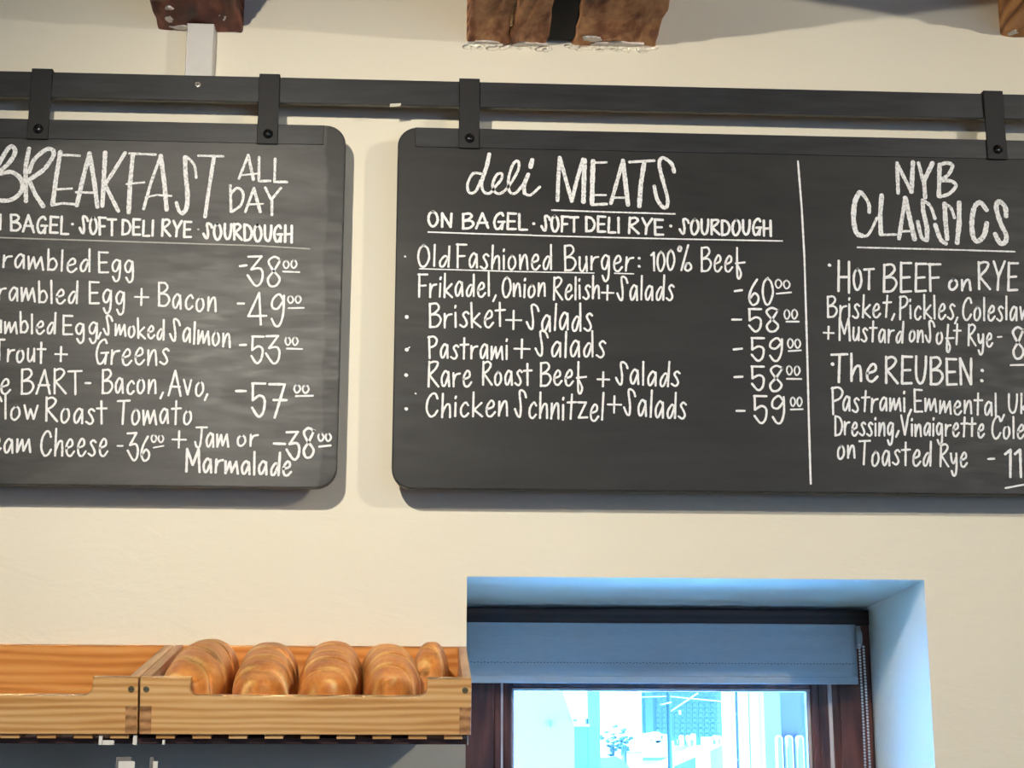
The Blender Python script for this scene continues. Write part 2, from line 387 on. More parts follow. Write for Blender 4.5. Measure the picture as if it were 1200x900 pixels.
# ------------------------------------------------------------------ hand lettering
G = {
'A': (58, '/0,0 30,100|/30,100 56,0|/8,36 52,36'), 'B': (54, '/6,100 6,0|~6,98 35,100 46,82 30,62 6,52|~6,52 40,52 54,30 36,4 4,2'),
'C': (52, '~50,78 42,98 26,98 8,70 4,30 18,2 36,6 50,26'), 'D': (50, '/5,98 5,0|~5,98 35,88 50,50 36,10 4,1'),
'E': (44, '/5,100 5,0|/5,98 44,98|/5,48 38,50|/5,0 44,2'), 'F': (44, '/5,100 5,0|/0,98 46,98|/5,48 38,50'),
'G': (52, '~46,84 36,100 14,82 4,42 12,4 28,2 42,26|/24,44 54,46|/46,46 42,0'), 'H': (50, '/5,100 5,0|/45,100 46,-2|/5,46 46,50'),
'I': (10, '/5,100 5,0'), 'J': (46, '/5,98 60,98|~34,98 32,40 26,4 10,6 2,28'), 'K': (50, '/5,100 5,0|~8,95 30,100 46,94 36,72 6,46|/6,48 52,0'),
'L': (42, '/5,100 5,0 42,2'), 'M': (68, '/4,0 8,100|/8,100 34,30|/34,30 62,100|/62,100 66,0'), 'N': (54, '/5,0 5,100|/5,100 46,2|/46,2 50,100'),
'O': (50, '~25,100 8,80 3,40 14,3 32,3 47,40 40,84 22,99'), 'P': (48, '/6,100 8,0|~2,96 30,100 46,84 36,60 8,48'),
'R': (52, '/6,100 5,0|~6,92 30,100 46,86 30,62 6,48|/8,50 52,0'), 'S': (48, '~48,74 40,92 24,100 16,90 24,40 22,6 10,8 -4,32'),
'T': (54, '/0,98 56,100|/29,98 27,0'), 'U': (48, '~5,100 6,30 20,2 36,14 44,60 45,100'), 'V': (50, '/2,100 24,0|/24,0 48,100'),
'Y': (50, '/2,100 24,48|/50,100 24,46|/24,46 22,0'),
'a': (44, '~38,50 24,62 6,36 8,6 20,5 38,44|/38,58 40,0'), 'b': (42, '/6,100 5,0|~5,10 10,44 28,56 40,30 28,4 6,4'),
'c': (40, '~38,48 26,60 8,38 8,10 22,0 38,14'), 'd': (44, '~36,46 24,52 6,26 8,2 22,6 38,50|/42,100 40,0'),
'e': (42, '~6,28 32,38 34,56 22,62 6,36 8,6 24,-2 42,16'), 'f': (40, '/14,98 12,0|~12,0 14,-30 24,-36 32,-12 16,20|/6,30 52,34'),
'g': (44, '~36,54 20,62 5,38 10,10 24,10 36,48|~37,58 38,10 34,-30 20,-42 8,-20'), 'h': (42, '/5,100 5,0|~5,16 20,50 34,54 38,30 39,0'),
'i': (12, '/6,58 6,0|/7,86 5,78'), 'k': (44, '/5,100 5,0|/40,56 6,24|/8,28 44,0'), 'l': (10, '/6,100 5,0'),
'm': (64, '/3,58 4,0|/4,0 24,56|/24,56 32,6|/32,6 54,58|/54,58 62,0'), 'n': (42, '/4,58 4,0|~4,8 20,52 34,54 39,0'),
'o': (42, '~22,60 6,40 6,8 20,-1 36,20 34,48 20,60'), 'r': (34, '/5,58 4,0|~5,26 16,50 36,56'),
's': (36, '~36,54 24,62 12,50 24,30 30,12 18,-1 0,8'), 't': (40, '/20,96 18,0|/0,64 42,66'), 'u': (42, '~5,58 6,10 20,0 34,30|/36,60 38,0'),
'v': (38, '/2,60 18,0|/18,0 36,60'), 'w': (56, '/2,60 14,2|/14,2 26,44|/26,44 38,2|/38,2 54,60'),
'y': (42, '~4,58 8,26 20,16 34,40|~36,58 36,10 30,-30 16,-38 6,-18'), 'z': (44, '/2,58 40,58|/40,58 4,2|/4,2 46,4'),
'0': (46, '~24,100 8,80 4,40 16,2 32,4 46,44 38,84 22,98'), '1': (20, '/0,84 16,100|/16,100 18,0'),
'3': (48, '/2,98 46,100|/46,100 12,54|~12,54 40,58 50,40 44,8 26,-2 0,34'), '4': (58, '/42,0 36,100|/36,100 0,26|/0,26 60,28'),
'5': (46, '/4,98 46,98|/6,98 6,48|~6,48 28,62 44,50 40,14 24,0 4,26'), '6': (44, '~34,96 12,60 4,24 18,0 38,8 42,30 26,44 8,24'),
'7': (54, '/0,98 50,98|/50,98 18,0|/14,52 56,52'), '8': (46, '~46,90 24,100 6,84 20,56 44,26 34,2 14,0 6,24 26,54 46,92'),
'9': (46, '~44,78 28,100 8,84 6,60 24,54 42,78|~44,96 44,40 34,4 20,0 6,22'), '+': (50, '/0,30 50,32|/25,58 25,2'),
':': (10, '/5,62 5,56|/6,14 5,8'), '%': (60, '/44,100 22,0|~10,96 6,82 14,76 18,90 10,96|~42,28 36,6 48,-2 60,10 52,28 42,26'),
}
def parse(s):
    out = []
    for st in s.split('|'):
        pts = [tuple(float(v) for v in p.split(',')) for p in st[1:].split()]
        out.append((st[0] == '~', pts))
    return out
GL = {c: (wd, parse(s)) for c, (wd, s) in G.items()}
def catmull(pts, n=7):
    if len(pts) < 3: return list(pts)
    P = [pts[0]] + list(pts) + [pts[-1]]; out = []
    for i in range(1, len(P) - 2):
        p0, p1, p2, p3 = P[i - 1], P[i], P[i + 1], P[i + 2]
        for j in range(n):
            t = j / n
            out.append(tuple(.5 * (2 * p1[k] + (p2[k] - p0[k]) * t + (2 * p0[k] - 5 * p1[k] + 4 * p2[k] - p3[k]) * t * t + (3 * p1[k] - p0[k] - 3 * p2[k] + p3[k]) * t ** 3) for k in (0, 1)))
    out.append(pts[-1]); return out
RL = random.Random(3)
_cnt = [0]
def ribbon(bm, pts, wpx, y):
    """a chalk stroke: pixel polyline laid on the board face as a thin ridge"""
    W = [at(p[0], p[1], y) for p in pts]; P = [Vector((v.x, v.z)) for v in W]
    # resample
    Q = [P[0]]
    for a, b in zip(P, P[1:]):
        L = (b - a).length; n = max(1, int(L / .004))
        for i in range(1, n + 1): Q.append(a.lerp(b, i / n))
    Q = [q for i, q in enumerate(Q) if i == 0 or (q - Q[i - 1]).length > 1e-6]
    if len(Q) == 1: Q.append(Q[0] + Vector((.0005, 0)))
    _cnt[0] += 1
    yy = y - .0004 - (_cnt[0] % 7) * .00003
    hw = wpx * .00152 / 2
    L, R_ = [], []
    for i, q in enumerate(Q):
        d = (Q[min(i + 1, len(Q) - 1)] - Q[max(i - 1, 0)])
        d = d.normalized() if d.length > 1e-9 else Vector((1, 0))
        nn = Vector((-d.y, d.x)); k = hw * RL.uniform(.86, 1.1)
        L.append(q + nn * k); R_.append(q - nn * k)
    def cap(q, d, s):
        base = math.atan2(d.y, d.x)
        return [q + hw * .95 * Vector((math.cos(base + s * a), math.sin(base + s * a))) for a in (math.radians(60), math.radians(25), math.radians(-25), math.radians(-60))]
    d0 = (Q[0] - Q[1]).normalized(); d1 = (Q[-1] - Q[-2]).normalized()
    strip = list(zip(L, R_))
    vl = [bm.verts.new((p.x, yy, p.y)) for p in L]; vr = [bm.verts.new((p.x, yy, p.y)) for p in R_]
    for i in range(len(Q) - 1):
        bm.faces.new((vl[i], vl[i + 1], vr[i + 1], vr[i]))
    c1 = [bm.verts.new((p.x, yy, p.y)) for p in cap(Q[-1], d1, 1)]
    bm.faces.new([vl[-1]] + c1 + [vr[-1]])
    c0 = [bm.verts.new((p.x, yy, p.y)) for p in cap(Q[0], d0, 1)]
    bm.faces.new([vr[0]] + c0 + [vl[0]])
def word(bm, text, x0, y0, x1, y1, h, wpx, yb, gap=13):
    tot = sum(GL[c][0] for c in text) + gap * (len(text) - 1)
    sx = (x1 - x0) / tot; cur = 0
    ang = (y1 - y0) / (x1 - x0)
    for c in text:
        wd, strokes = GL[c]
        jy = RL.uniform(-.035, .035) * h; jh = 1 + RL.uniform(-.05, .05); sl = RL.uniform(-.03, .05)
        for smooth, pts in strokes:
            pp = []
            for (u, v) in pts:
                x = x0 + (cur + u) * sx + v / 100 * h * sl
                y = y0 + (x - x0) * ang - v / 100 * h * jh + jy
                pp.append((x, y))
            ribbon(bm, catmull(pp) if smooth else pp, wpx, yb)
        cur += wd + gap
def trace(bm, ox, oy, k, strokes, wpx, yb):
    for s in strokes:
        wd = wpx
        if isinstance(s, tuple): wd, s = s
        sm, pts = parse(s)[0]
        pp = [(ox + p[0] / k, oy + p[1] / k) for p in pts]
        ribbon(bm, catmull(pp) if sm else pp, wd, yb)
def dot(bm, x, y, r, yb):
    ribbon(bm, [(x - .3, y), (x + .3, y + .4)], r * 2, yb)

YF = -.0637
YL = YF
class Board:
    def __init__(s, root): s.r = root; s.bm = None
    def start(s): s.bm = bmesh.new(); return s.bm
    def end(s, name, label, mat=None):
        o = obj(name, s.bm, mat or CHALK, None); o.parent = s.r; o.matrix_parent_inverse = s.r.matrix_basis.inverted()
        o['label'] = label; s.bm = None; return o

def make_board(label, x0, x1, straps, slatem, bx0, bx1):
    z0, z1 = 2.0915, 2.7510
    r = thing('menu_board', label, 'menu board', (x0, -.054, z0), (0, 0, 0), 'chalkboard menus hanging from the rail')
    bpy.context.view_layer.update()
    def add(name, bm, mat, parent=r, **k):
        for v in bm.verts: v.co -= Vector(r.location)
        return obj(name, bm, mat, parent, **k)
    bm = bmesh.new(); prism(bm, rrect(x0, x1, z0, z1, .036), YF, -.0455)
    add('panel', bm, slatem, bevel=.002)
    add('top_batten', boxbm(bx0, bx1, YF - .0018, YF + .002, 2.7130, 2.7500), BLACKMETAL, bevel=.0008)
    for px in straps:
        c = at(px, 120, -.067).x; hwid = .0185
        bm = bmesh.new()
        box(bm, c - hwid, c + hwid, -.0693, -.0657, 2.711, 2.8455)          # front leg
        box(bm, c - hwid, c + hwid, -.0657, -.0472, 2.8420, 2.8455)         # over the rail
        box(bm, c - hwid, c + hwid, -.0505, -.0472, 2.80, 2.8420)           # behind the rail
        st = add('hanger_strap', bm, STRAP, bevel=.001)
        zb = 2.7295
        bm = bmesh.new(); cyl(bm, (c + .001, -.0693, zb), (0, -1, 0), .0088, .0016, 24)
        ball(bm, (c + .001, -.0706, zb), .0078, 16, 10, (1, .6, 1))
        add('bolt', bm, BOLT, st, smooth=True)
    return r
LB = make_board('breakfast menu chalkboard at left, headed BREAKFAST ALL DAY', -1.42, -.1540, (47, 315), SLATE_DUSTY, -1.385, at(379.5, 153, YF).x)
RB = make_board('deli meats and classics chalkboard at right with a vertical chalk line', -.0608, 1.36, (550, 1164), SLATE, at(486.5, 160, YF).x, 1.325)

# ---- left board lettering
A = Board(LB); b = A.start()
trace(b, 0, 160, 6, ['~-62,90 -70,280 -78,450', '~-60,300 -10,200 40,110 75,70 105,90 100,130 60,190 5,240', '~5,262 80,250 140,290 158,350 140,400 90,440 30,452 -70,440',
  '/205,85 180,210 183,455', '~205,250 240,165 320,95 365,92 378,125 350,180 300,240 205,305', '/205,310 250,410 305,492', '/425,108 395,290 370,480', (3.2, '/425,130 500,132 560,136'), (3, '/405,372 505,366'), (3.2, '/370,482 440,470 520,476'),
  '/630,118 585,290 540,485', '/630,118 665,330 685,495', (3, '/535,392 675,396'), '/740,112 730,300 720,488', (4.4, '/880,115 800,245 740,335'), (4.6, '/742,345 790,440 832,525'),
  '/935,125 915,330 905,535', (3, '/910,120 1095,128'), (2.6, '/890,335 1015,323'), (3.6, '/1130,135 1060,330 1010,510'), '/1130,135 1155,320 1172,515', (2.6, '/1025,428 1100,412 1205,418')], 5.2, YL)
trace(b, 180, 160, 6, [(3.2, '~300,290 285,200 225,140 218,180'), '~222,145 225,260 238,400 232,500 205,540', (4.0, '~205,545 180,525 160,465'), (3, '/315,135 490,140'), (4.4, '/425,145 385,400 362,565')], 5.2, YL)
A.end('chalk_heading', 'chalk heading BREAKFAST', CHALK_HEAVY)
b = A.start()
trace(b, 180, 160, 6, ['/665,132 600,296', (4, '/665,132 702,302'), (2.4, '/620,272 740,260'), '/742,145 740,315 820,312', '/855,157 850,320 938,320',
  '/540,345 545,530', '~545,400 590,362 630,400 615,480 550,530', '/705,365 645,530', (4, '/705,365 750,530'), (2.4, '/665,478 770,474'), '/785,360 825,440', '/895,362 832,440 832,553'], 3.3, YL)
A.end('chalk_heading', 'chalk heading ALL DAY', CHALK_HEAVY)
b = A.start(); W_ = 3.0
word(b, 'ON', -26, 268, 2, 269, 18, W_, YL); word(b, 'BAGEL', 12, 269.7, 80, 274.7, 19.5, W_, YL); dot(b, 85, 262.5, 1.6, YL)
word(b, 'SOFT', 94, 273.3, 136, 276, 19.5, W_, YL); word(b, 'DELI', 142.5, 274.8, 179.7, 276.4, 18, W_, YL)
word(b, 'RYE', 189, 276.8, 223.7, 277.5, 18.6, W_, YL); word(b, 'SOURDOUGH', 239, 279.5, 342.5, 284.2, 18.6, 3.2, YL)
A.end('chalk_subheading', 'chalk line ON BAGEL, SOFT DELI RYE, SOURDOUGH')
b = A.start(); dot(b, 232.5, 268.7, 1.2, YL); ribbon(b, [(-60, 276.5), (60, 280.5), (200, 284.8), (300, 288), (363, 291.7)], 1.7, YL)
A.end('chalk_rule', 'thin faint chalk rule', CHALK_FAINT)
def line(A, name, label, words, extras=(), wd=2.55):
    b = A.start()
    for wv in words: word(b, *wv, wd, YL)
    for e in extras:
        if e[0] == 'd': dot(b, e[1], e[2], e[3], YL)
        elif e[0] == '+': ribbon(b, [(e[1] - e[3], e[2]), (e[1] + e[3], e[2] + .4)], wd * .9, YL); ribbon(b, [(e[1], e[2] - e[3] * 1.2), (e[1] - .5, e[2] + e[3] * 1.2)], wd, YL)
        elif e[0] == ',': ribbon(b, [(e[1] + 1, e[2] - 3), (e[1] - 2, e[2] + 4)], wd, YL)
        elif e[0] == '-': ribbon(b, [(e[1], e[2]), (e[3], e[4])], wd * (e[5] if len(e) > 5 else 1), YL)
    A.end(name, label)
line(A, 'chalk_item', 'chalk item Scrambled Egg', [('Scrambled', -30, 311.5, 106, 319, 25), ('Egg', 115, 319.5, 157.5, 321, 24)])
line(A, 'chalk_item', 'chalk item Scrambled Egg + Bacon', [('Scrambled', -32, 350, 91, 356, 26), ('Egg', 104, 356, 147, 357.5, 26), ('Bacon', 185, 359, 253.5, 366, 28)], [('+', 166, 348, 8)])
line(A, 'chalk_item', 'chalk item Scrambled Egg, Smoked Salmon', [('Scrambled', -46, 388.5, 65, 391.7, 23.5), ('Egg', 73, 391.7, 115, 393, 22.5), ('Smoked', 122.5, 392.5, 192.5, 398, 23), ('Salmon', 200, 399.5, 270, 407, 27)], [(',', 117, 393)])
line(A, 'chalk_item', 'chalk item Trout + Greens', [('Trout', -7, 422.3, 53, 425, 25), ('Greens', 111.7, 426.5, 197.5, 427.5, 29)], [('+', 71.7, 415, 7)])
line(A, 'chalk_item', 'chalk item The BART - Bacon, Avo,', [('The', -34, 460.5, 12, 461, 27), ('BART', 24, 461.7, 96, 462, 28), ('Bacon', 119, 461, 183, 461.3, 27), ('Avo', 197.5, 462.5, 239, 464, 29)], [('-', 100, 449, 106, 449), (',', 190, 463), (',', 242, 465)])
line(A, 'chalk_item', 'chalk item Slow Roast Tomato', [('Slow', -13, 490.5, 44.7, 491.7, 27), ('Roast', 53, 494, 125, 497, 28), ('Tomato', 137, 497.3, 225, 496.6, 28)])
line(A, 'chalk_item', 'chalk item Cream Cheese with its price and + Jam or', [('Cream', -40, 530, 36, 530.5, 27), ('Cheese', 47.5, 533.5, 126, 535, 30), ('36', 150, 538.8, 175, 539, 31), ('Jam', 228, 524, 268, 524, 25), ('or', 277.5, 521.8, 301.7, 522, 22)],
     [('-', 137.5, 522.5, 144, 522.6, .8), ('+', 210, 515, 8), ('-', 180, 524.7, 191.7, 522.5, .7)])
line(A, 'chalk_item', 'chalk item Marmalade', [('Marmalade', 217.5, 553, 341, 557.5, 25.5)], wd=2.9)
b = A.start(); word(b, '00', 177, 518.3, 191.7, 518, 8.5, 2, YL); A.end('chalk_cents', 'raised chalk cents after 36')
def price(A, label, dash, txt, x0, x1, yb, h, oo, ul, wd=2.7):
    b = A.start()
    ribbon(b, [(dash[0], dash[1]), (dash[2], dash[3])], wd, YL)
    word(b, txt, x0, yb, x1, yb + .5, h, wd, YL)
    word(b, '00', oo[0], oo[2], oo[1], oo[2] + .4, oo[3], wd * .75, YL)
    ribbon(b, [(ul[0], ul[1]), (ul[2], ul[3])], wd * .8, YL)
    A.end('chalk_price', label)
price(A, 'chalk price 38 beside Scrambled Egg', (281, 312, 289, 311), '38', 290, 328, 334, 34, (331.7, 347.5, 314, 9), (331.7, 318.3, 351, 319))
price(A, 'chalk price 49 beside Bacon', (278.7, 355.8, 286, 355.8), '49', 291, 332, 380.5, 36, (337, 352.5, 355, 8.5), (338, 361.2, 356, 360.8))
price(A, 'chalk price 53 beside Smoked Salmon', (281, 404.5, 288.5, 404.2), '53', 293, 327, 424.5, 31.5, (334, 349, 404, 9.5), (336, 408.5, 354, 409))
price(A, 'chalk price 57 beside Avo', (276.7, 458.3, 288, 458.3), '57', 294, 335, 488, 41, (344, 361.7, 460, 9.5), (346.7, 464.2, 366.7, 463.8), 3.0)
price(A, 'chalk price 38 beside Jam or Marmalade', (321, 519.7, 334, 520.3), '38', 336, 368, 536.5, 33, (372.5, 388, 516.7, 9), (374, 523.5, 387.5, 522), 3.0)

# ---- right board lettering
A = Board(RB); b = A.start()
trace(b, 470, 160, 6, ['~560,262 505,262 468,335 480,395 525,385 560,310', (5, '/620,125 605,200 572,300'), '~575,290 568,350 585,392 625,398 665,350 705,300 708,262 672,270 645,335 655,385 690,402 735,375 790,300 828,220 820,172 785,200 755,300 762,385 800,400 845,355 880,300',
  (4.5, '~895,265 866,340 868,400'), '~868,400 910,412 975,355', (5.4, '/922,165 910,215')], 3.4, YL)
trace(b, 640, 160, 6, ['/95,148 85,300 80,450', '/97,150 140,310 180,455', (4.6, '/180,455 215,310 260,160'), (5.6, '/270,165 262,460'), (5.6, '/330,172 325,320 322,472'), (2.8, '/330,185 425,182'), (2.6, '/330,412 420,412'), (3.6, '/322,480 425,475'),
  '/540,170 455,470', (5.4, '/540,170 575,480'), (2.8, '/475,430 562,430'), (3.4, '/585,180 760,170'), (5.6, '/690,180 665,340 655,490'), (4.6, '~900,250 880,190 820,150 795,190 815,290 850,420 852,485 825,500 780,440 760,350')], 4.6, YL)
ribbon(b, [(646.7, 246.3), (720, 248.8), (790.8, 250.8)], 2.0, YL)
A.end('chalk_heading', 'chalk heading deli MEATS, MEATS underlined', CHALK_HEAVY)
b = A.start()
for wv in [('ON', 501.7, 265, 530, 266, 16.5), ('BA', 541.3, 268.3, 572.5, 267, 18), ('GEL', 578, 268, 617.5, 269.7, 18), ('SOFT', 635, 270.3, 677.5, 271.5, 17.5), ('DELI', 686, 271.2, 726, 273, 17.5), ('RYE', 736, 273.3, 777, 275, 18.5), ('SOUKDOUGH', 797, 274.7, 904, 276, 18)]:
    word(b, *wv, 3.1, YL)
dot(b, 625.5, 262, 1.8, YL); dot(b, 786, 264.7, 1.8, YL)
ribbon(b, [(501.7, 272), (560, 274), (623, 275.7)], 1.8, YL); ribbon(b, [(624.5, 276), (700, 278), (800, 280.3), (916.7, 282.5)], 1.8, YL)
A.end('chalk_subheading', 'underlined chalk line ON BAGEL, SOFT DELI RYE, SOURDOUGH')
line(A, 'chalk_item', 'chalk item Old Fashioned Burger: 100% Beef', [('Old', 489, 311.5, 526.7, 312.3, 25), ('Fashioned', 535, 314, 646.7, 316.7, 28), ('Burger', 661, 316.5, 741, 317.3, 28), ('100', 763, 317, 790, 316.7, 22), ('%', 791.7, 317, 810, 316.8, 28), ('Beef', 821, 318, 870, 317.5, 28)],
     [('d', 474.7, 300.5, 1.2), ('d', 749, 302.5, 1.7), ('d', 749, 312, 1.7), ('-', 491.7, 315, 600, 318.2, .6), ('-', 600, 318.2, 696, 320, .6), ('-', 720, 320.3, 742.5, 321, .6)])
line(A, 'chalk_item', 'chalk item Frikadel, Onion Relish + Salads', [('Frikadel', 490, 348.2, 574, 347.5, 26.5), ('Onion', 588, 347.8, 639, 347.5, 24.5), ('Relish', 648, 351, 702.5, 350, 26), ('Salads', 724, 352, 789, 352, 28)], [(',', 580, 349), ('+', 712, 343, 7)])
line(A, 'chalk_item', 'chalk item Brisket + Salads', [('Brisket', 502.5, 384, 591.7, 382, 29), ('Salads', 618, 387.5, 694, 387, 31)], [('d', 476.7, 371.3, 2.2), ('+', 602, 375, 9)])
line(A, 'chalk_item', 'chalk item Pastrami + Salads', [('Pastrami', 501.7, 420.3, 595, 420.3, 26.5), ('Salads', 628.5, 418, 709, 418, 29)], [('d', 476.7, 409.7, 2.2), ('-', 477, 409, 480, 407, .6), ('+', 611.7, 408.7, 9)])
line(A, 'chalk_item', 'chalk item Rare Roast Beef + Salads', [('Kare', 501, 453, 552.5, 452.5, 28), ('Roast', 565, 451.7, 623, 451.7, 27), ('Beef', 632.5, 451.7, 684, 451, 27), ('Salads', 722.5, 450.5, 796, 452.5, 28)], [('d', 476, 439.5, 2.2), ('d', 487, 461, 1), ('+', 707, 444.5, 7)])
line(A, 'chalk_item', 'chalk item Chicken Schnitzel + Salads', [('Chicken', 499, 489, 595, 488, 28), ('Schnitzel', 604, 490, 706.7, 491.7, 31), ('Salads', 732, 487.5, 804, 490, 30)], [('d', 476, 479, 2), ('+', 720, 474, 8)])
price(A, 'chalk price 60 beside Frikadel', (861, 341.3, 869.5, 340), '60', 876.5, 905.6, 356.5, 30, (908, 925.5, 337.5, 10), (910, 344.3, 927, 342.7))
price(A, 'chalk price 58 beside Brisket', (858, 374.6, 868.5, 374.6), '58', 876.5, 912.6, 388.5, 27, (918.5, 934, 373.5, 10.5), (921.5, 377, 936, 377))
price(A, 'chalk price 59 beside Pastrami', (859.7, 409.6, 869.5, 408.6), '59', 879.5, 916, 423, 27, (922.5, 938, 407.3, 10.5), (924, 411.5, 938.5, 410.6))
price(A, 'chalk price 58 beside Rare Roast Beef', (860.6, 442, 870, 441.5), '58', 880, 916, 457, 29, (921.5, 937, 439, 10.5), (922, 444, 939, 444.2))
price(A, 'chalk price 59 beside Chicken Schnitzel', (863, 481.5, 872.5, 481.5), '59', 883, 919.6, 495.5, 31, (926, 939.5, 476, 10.5), (926.6, 480, 940.6, 479.6))
b = A.start(); ribbon(b, [(935, 189), (939.5, 245), (942.5, 300), (945.5, 400), (948, 500), (950, 567)], 2.4, YL)
A.end('chalk_divider', 'vertical chalk line')
b = A.start()
trace(b, 980, 170, 5.4545, ['/388,115 395,308', '/388,118 480,300', (5.6, '/490,110 480,300'), '/525,115 555,230', (5.4, '/615,115 560,230'), (5.4, '/560,230 568,335'), (5.4, '/660,125 655,328'), '~660,128 705,115 742,132 715,190 662,228', '~662,228 730,230 765,260 720,312 660,330',
   '~210,430 205,370 160,302', (6, '~150,302 120,360 110,470 128,560 165,580'), (3.4, '~165,580 195,580 225,540 260,465'), (5.6, '/290,322 280,450 285,570'), (3, '/285,575 380,572'), (5, '/440,338 400,598'), (6, '/440,338 500,602'), (3, '/415,552 475,550'),
   (4.2, '~630,470 600,390 550,352'), (5.6, '/552,355 555,420 580,530 580,600'), (4.6, '~580,610 545,590 520,490'), (4, '~755,465 730,400 690,378'), (5.8, '/692,375 697,480 708,600'), (5.4, '~700,630 665,600 632,510'), (6, '/785,368 785,500 772,625'),
   (6, '~960,415 920,368 882,400 866,500 876,590 905,615 945,575 962,500'), (6, '~1085,455 1078,395 1040,362 1022,400 1050,500 1085,575 1078,622 1045,625 1015,570')], 4.6, YL)
ribbon(b, [(1004.7, 290), (1100, 292.3), (1189, 295)], 2.1, YL)
A.end('chalk_heading', 'underlined chalk heading NYB CLASSICS', CHALK_HEAVY)
line(A, 'chalk_item', 'chalk item HOT BEEF on RYE', [('H', 981, 340.5, 996, 342, 34), ('OT', 1000, 339.5, 1023.6, 339, 24), ('BEEF', 1034, 341.3, 1102, 340.7, 33), ('on', 1111, 340, 1138, 339.5, 20), ('KYE', 1146, 339.8, 1192, 339.8, 32)], [('d', 972, 310.6, 2)], 3.0)
line(A, 'chalk_item', 'chalk item Brisket, Pickles, Coleslaw', [('Brisket', 969, 372.3, 1043, 371.3, 25.5), ('Pickles', 1053, 374, 1118, 374, 27), ('Coleslaw', 1127.6, 376, 1206, 374.5, 26)], [(',', 1047, 371), (',', 1121, 375)])
line(A, 'chalk_item', 'chalk item + Mustard on Soft Rye', [('Mustard', 983, 398.5, 1058, 402, 25.5), ('on', 1065, 400, 1082, 400.5, 23), ('Soft', 1085, 401.5, 1125, 404, 25), ('Rye', 1134, 405.5, 1163, 405.5, 25)], [('+', 971, 390, 6), ('-', 1169, 395, 1173.6, 394.7, .8)])
line(A, 'chalk_item', 'chalk item The REUBEN:', [('The', 974, 447, 1028, 447, 33), ('REUBEN', 1037, 449.3, 1140, 452, 32)], [('d', 975.6, 426.6, 2.1), ('d', 1151, 434, 2), ('d', 1150.5, 446, 2)], 3.1)
line(A, 'chalk_item', 'chalk item Pastrami, Emmental', [('P', 974, 484.5, 988, 484.5, 33), ('astrami', 987, 482, 1061, 482, 26), ('Emmental', 1071, 482, 1168, 487, 25), ('Uk', 1181, 484, 1206, 485, 22)], [(',', 1066.6, 483), (',', 1175.6, 489)])
line(A, 'chalk_item', 'chalk item Dressing, Vinaigrette Coleslaw', [('Dressing', 978, 510, 1047, 510.2, 24.5), ('Vinaigrette', 1056, 510.2, 1153, 511.6, 23), ('Cole', 1162, 514, 1200, 513, 25)], [(',', 1052, 508)])
line(A, 'chalk_item', 'chalk item on Toasted Rye', [('on', 981, 537.3, 1002, 537.3, 25), ('Toasted', 1006, 545, 1091, 545, 28), ('Rye', 1101, 546.5, 1133, 547, 27)], [('-', 1158, 538, 1165, 537.6, 1)])
b = A.start(); word(b, '11', 1177, 560, 1197, 560, 33, 3.2, YL); ribbon(b, [(1178, 572), (1200, 568), (1215, 565)], 2.3, YL)
A.end('chalk_price', 'chalk price after Toasted Rye')
b = A.start(); word(b, '8', 1186, 420, 1200, 420, 35, 3, YL); ribbon(b, [(1184, 428), (1203, 427.6)], 2.3, YL)
A.end('chalk_price', 'chalk price after Soft Rye')

# ------------------------------------------------------------------ bread crates
TILT = math.radians(12.4)
CW, CD, CH = .488, .335, .0838
Y0, Z0 = -.336, 1.6748
def make_crate(label, x0, mirror):
    r = thing('bread_crate', label, 'crate', (x0, Y0, Z0), (TILT, 0, 0), 'wooden bread crates on the wall shelf')
    T = .014
    hi, lo = CH, .0570          # full height and the dip of the front board
    nl, nr = .0745, CW - .0700
    pts = [(0, 0), (CW, 0), (CW, hi), (nr + .004, hi)]
    for i in range(7):
        t = math.radians(180 - 15 * i); pts.append((nr + .004 - .014 + .014 * math.cos(math.radians(-15 * i)), lo + .014 - .014 * math.sin(math.radians(15 * i))))
    for i in range(7):
        a = math.radians(90 - 15 * i); pts.append((nl + .010 - .012 * math.cos(a), lo + .010 - .010 * math.sin(a)) if i else (nl + .012, lo))
    pts.append((nl, hi)); pts.append((0, hi))
    bm = bmesh.new(); prism(bm, pts, 0, T); obj('front_board', bm, PINE, r, bevel=.001)
    obj('back_board', boxbm(T, CW - T, CD - T, CD, 0, CH), PINE_IN, r, bevel=.001)
    for x in (0, CW - T):
        obj('side_board', boxbm(x, x + T, T, CD, 0, CH), PINE_EDGE, r, bevel=.001)
    n = 9; pitch = .0530
    for i in range(n):
        xs = .024 + i * pitch
        obj('bottom_slat', boxbm(xs, xs + .0275, .0030, CD - .01, -.0068, 0), PINE, r, bevel=.0006)
    for x, s in ((0, 1), (CW, -1)):
        a, c = sorted((x + s * .0008, x + s * .0175))
        eg = obj('corner_joint', boxbm(a, c, -.0006, .004, .001, .0415), ENDGRAIN, r)
        bm = bmesh.new(); cyl(bm, (x + s * .0095, .001, .0665), (0, -1, 0), .0046, .0022, 18)
        sc = obj('screw', bm, CHROME_OLD, r, bevel=.0005)
        bm = boxbm(x + s * .0095 - .003, x + s * .0095 + .003, -.0016, -.0011, .0660, .0670)
        obj('slot', bm, SLOT, sc)
    return r
CHROME_OLD = plain('old_brass_screw', (.20, .17, .10, 1), .45, .4, .2)
C1 = make_crate('empty pine crate with its inside back board showing, at left', -.4185 - .0022 - CW, False)
C2 = make_crate('pine crate holding the row of bread loaves, beside the window', -.4178, False)

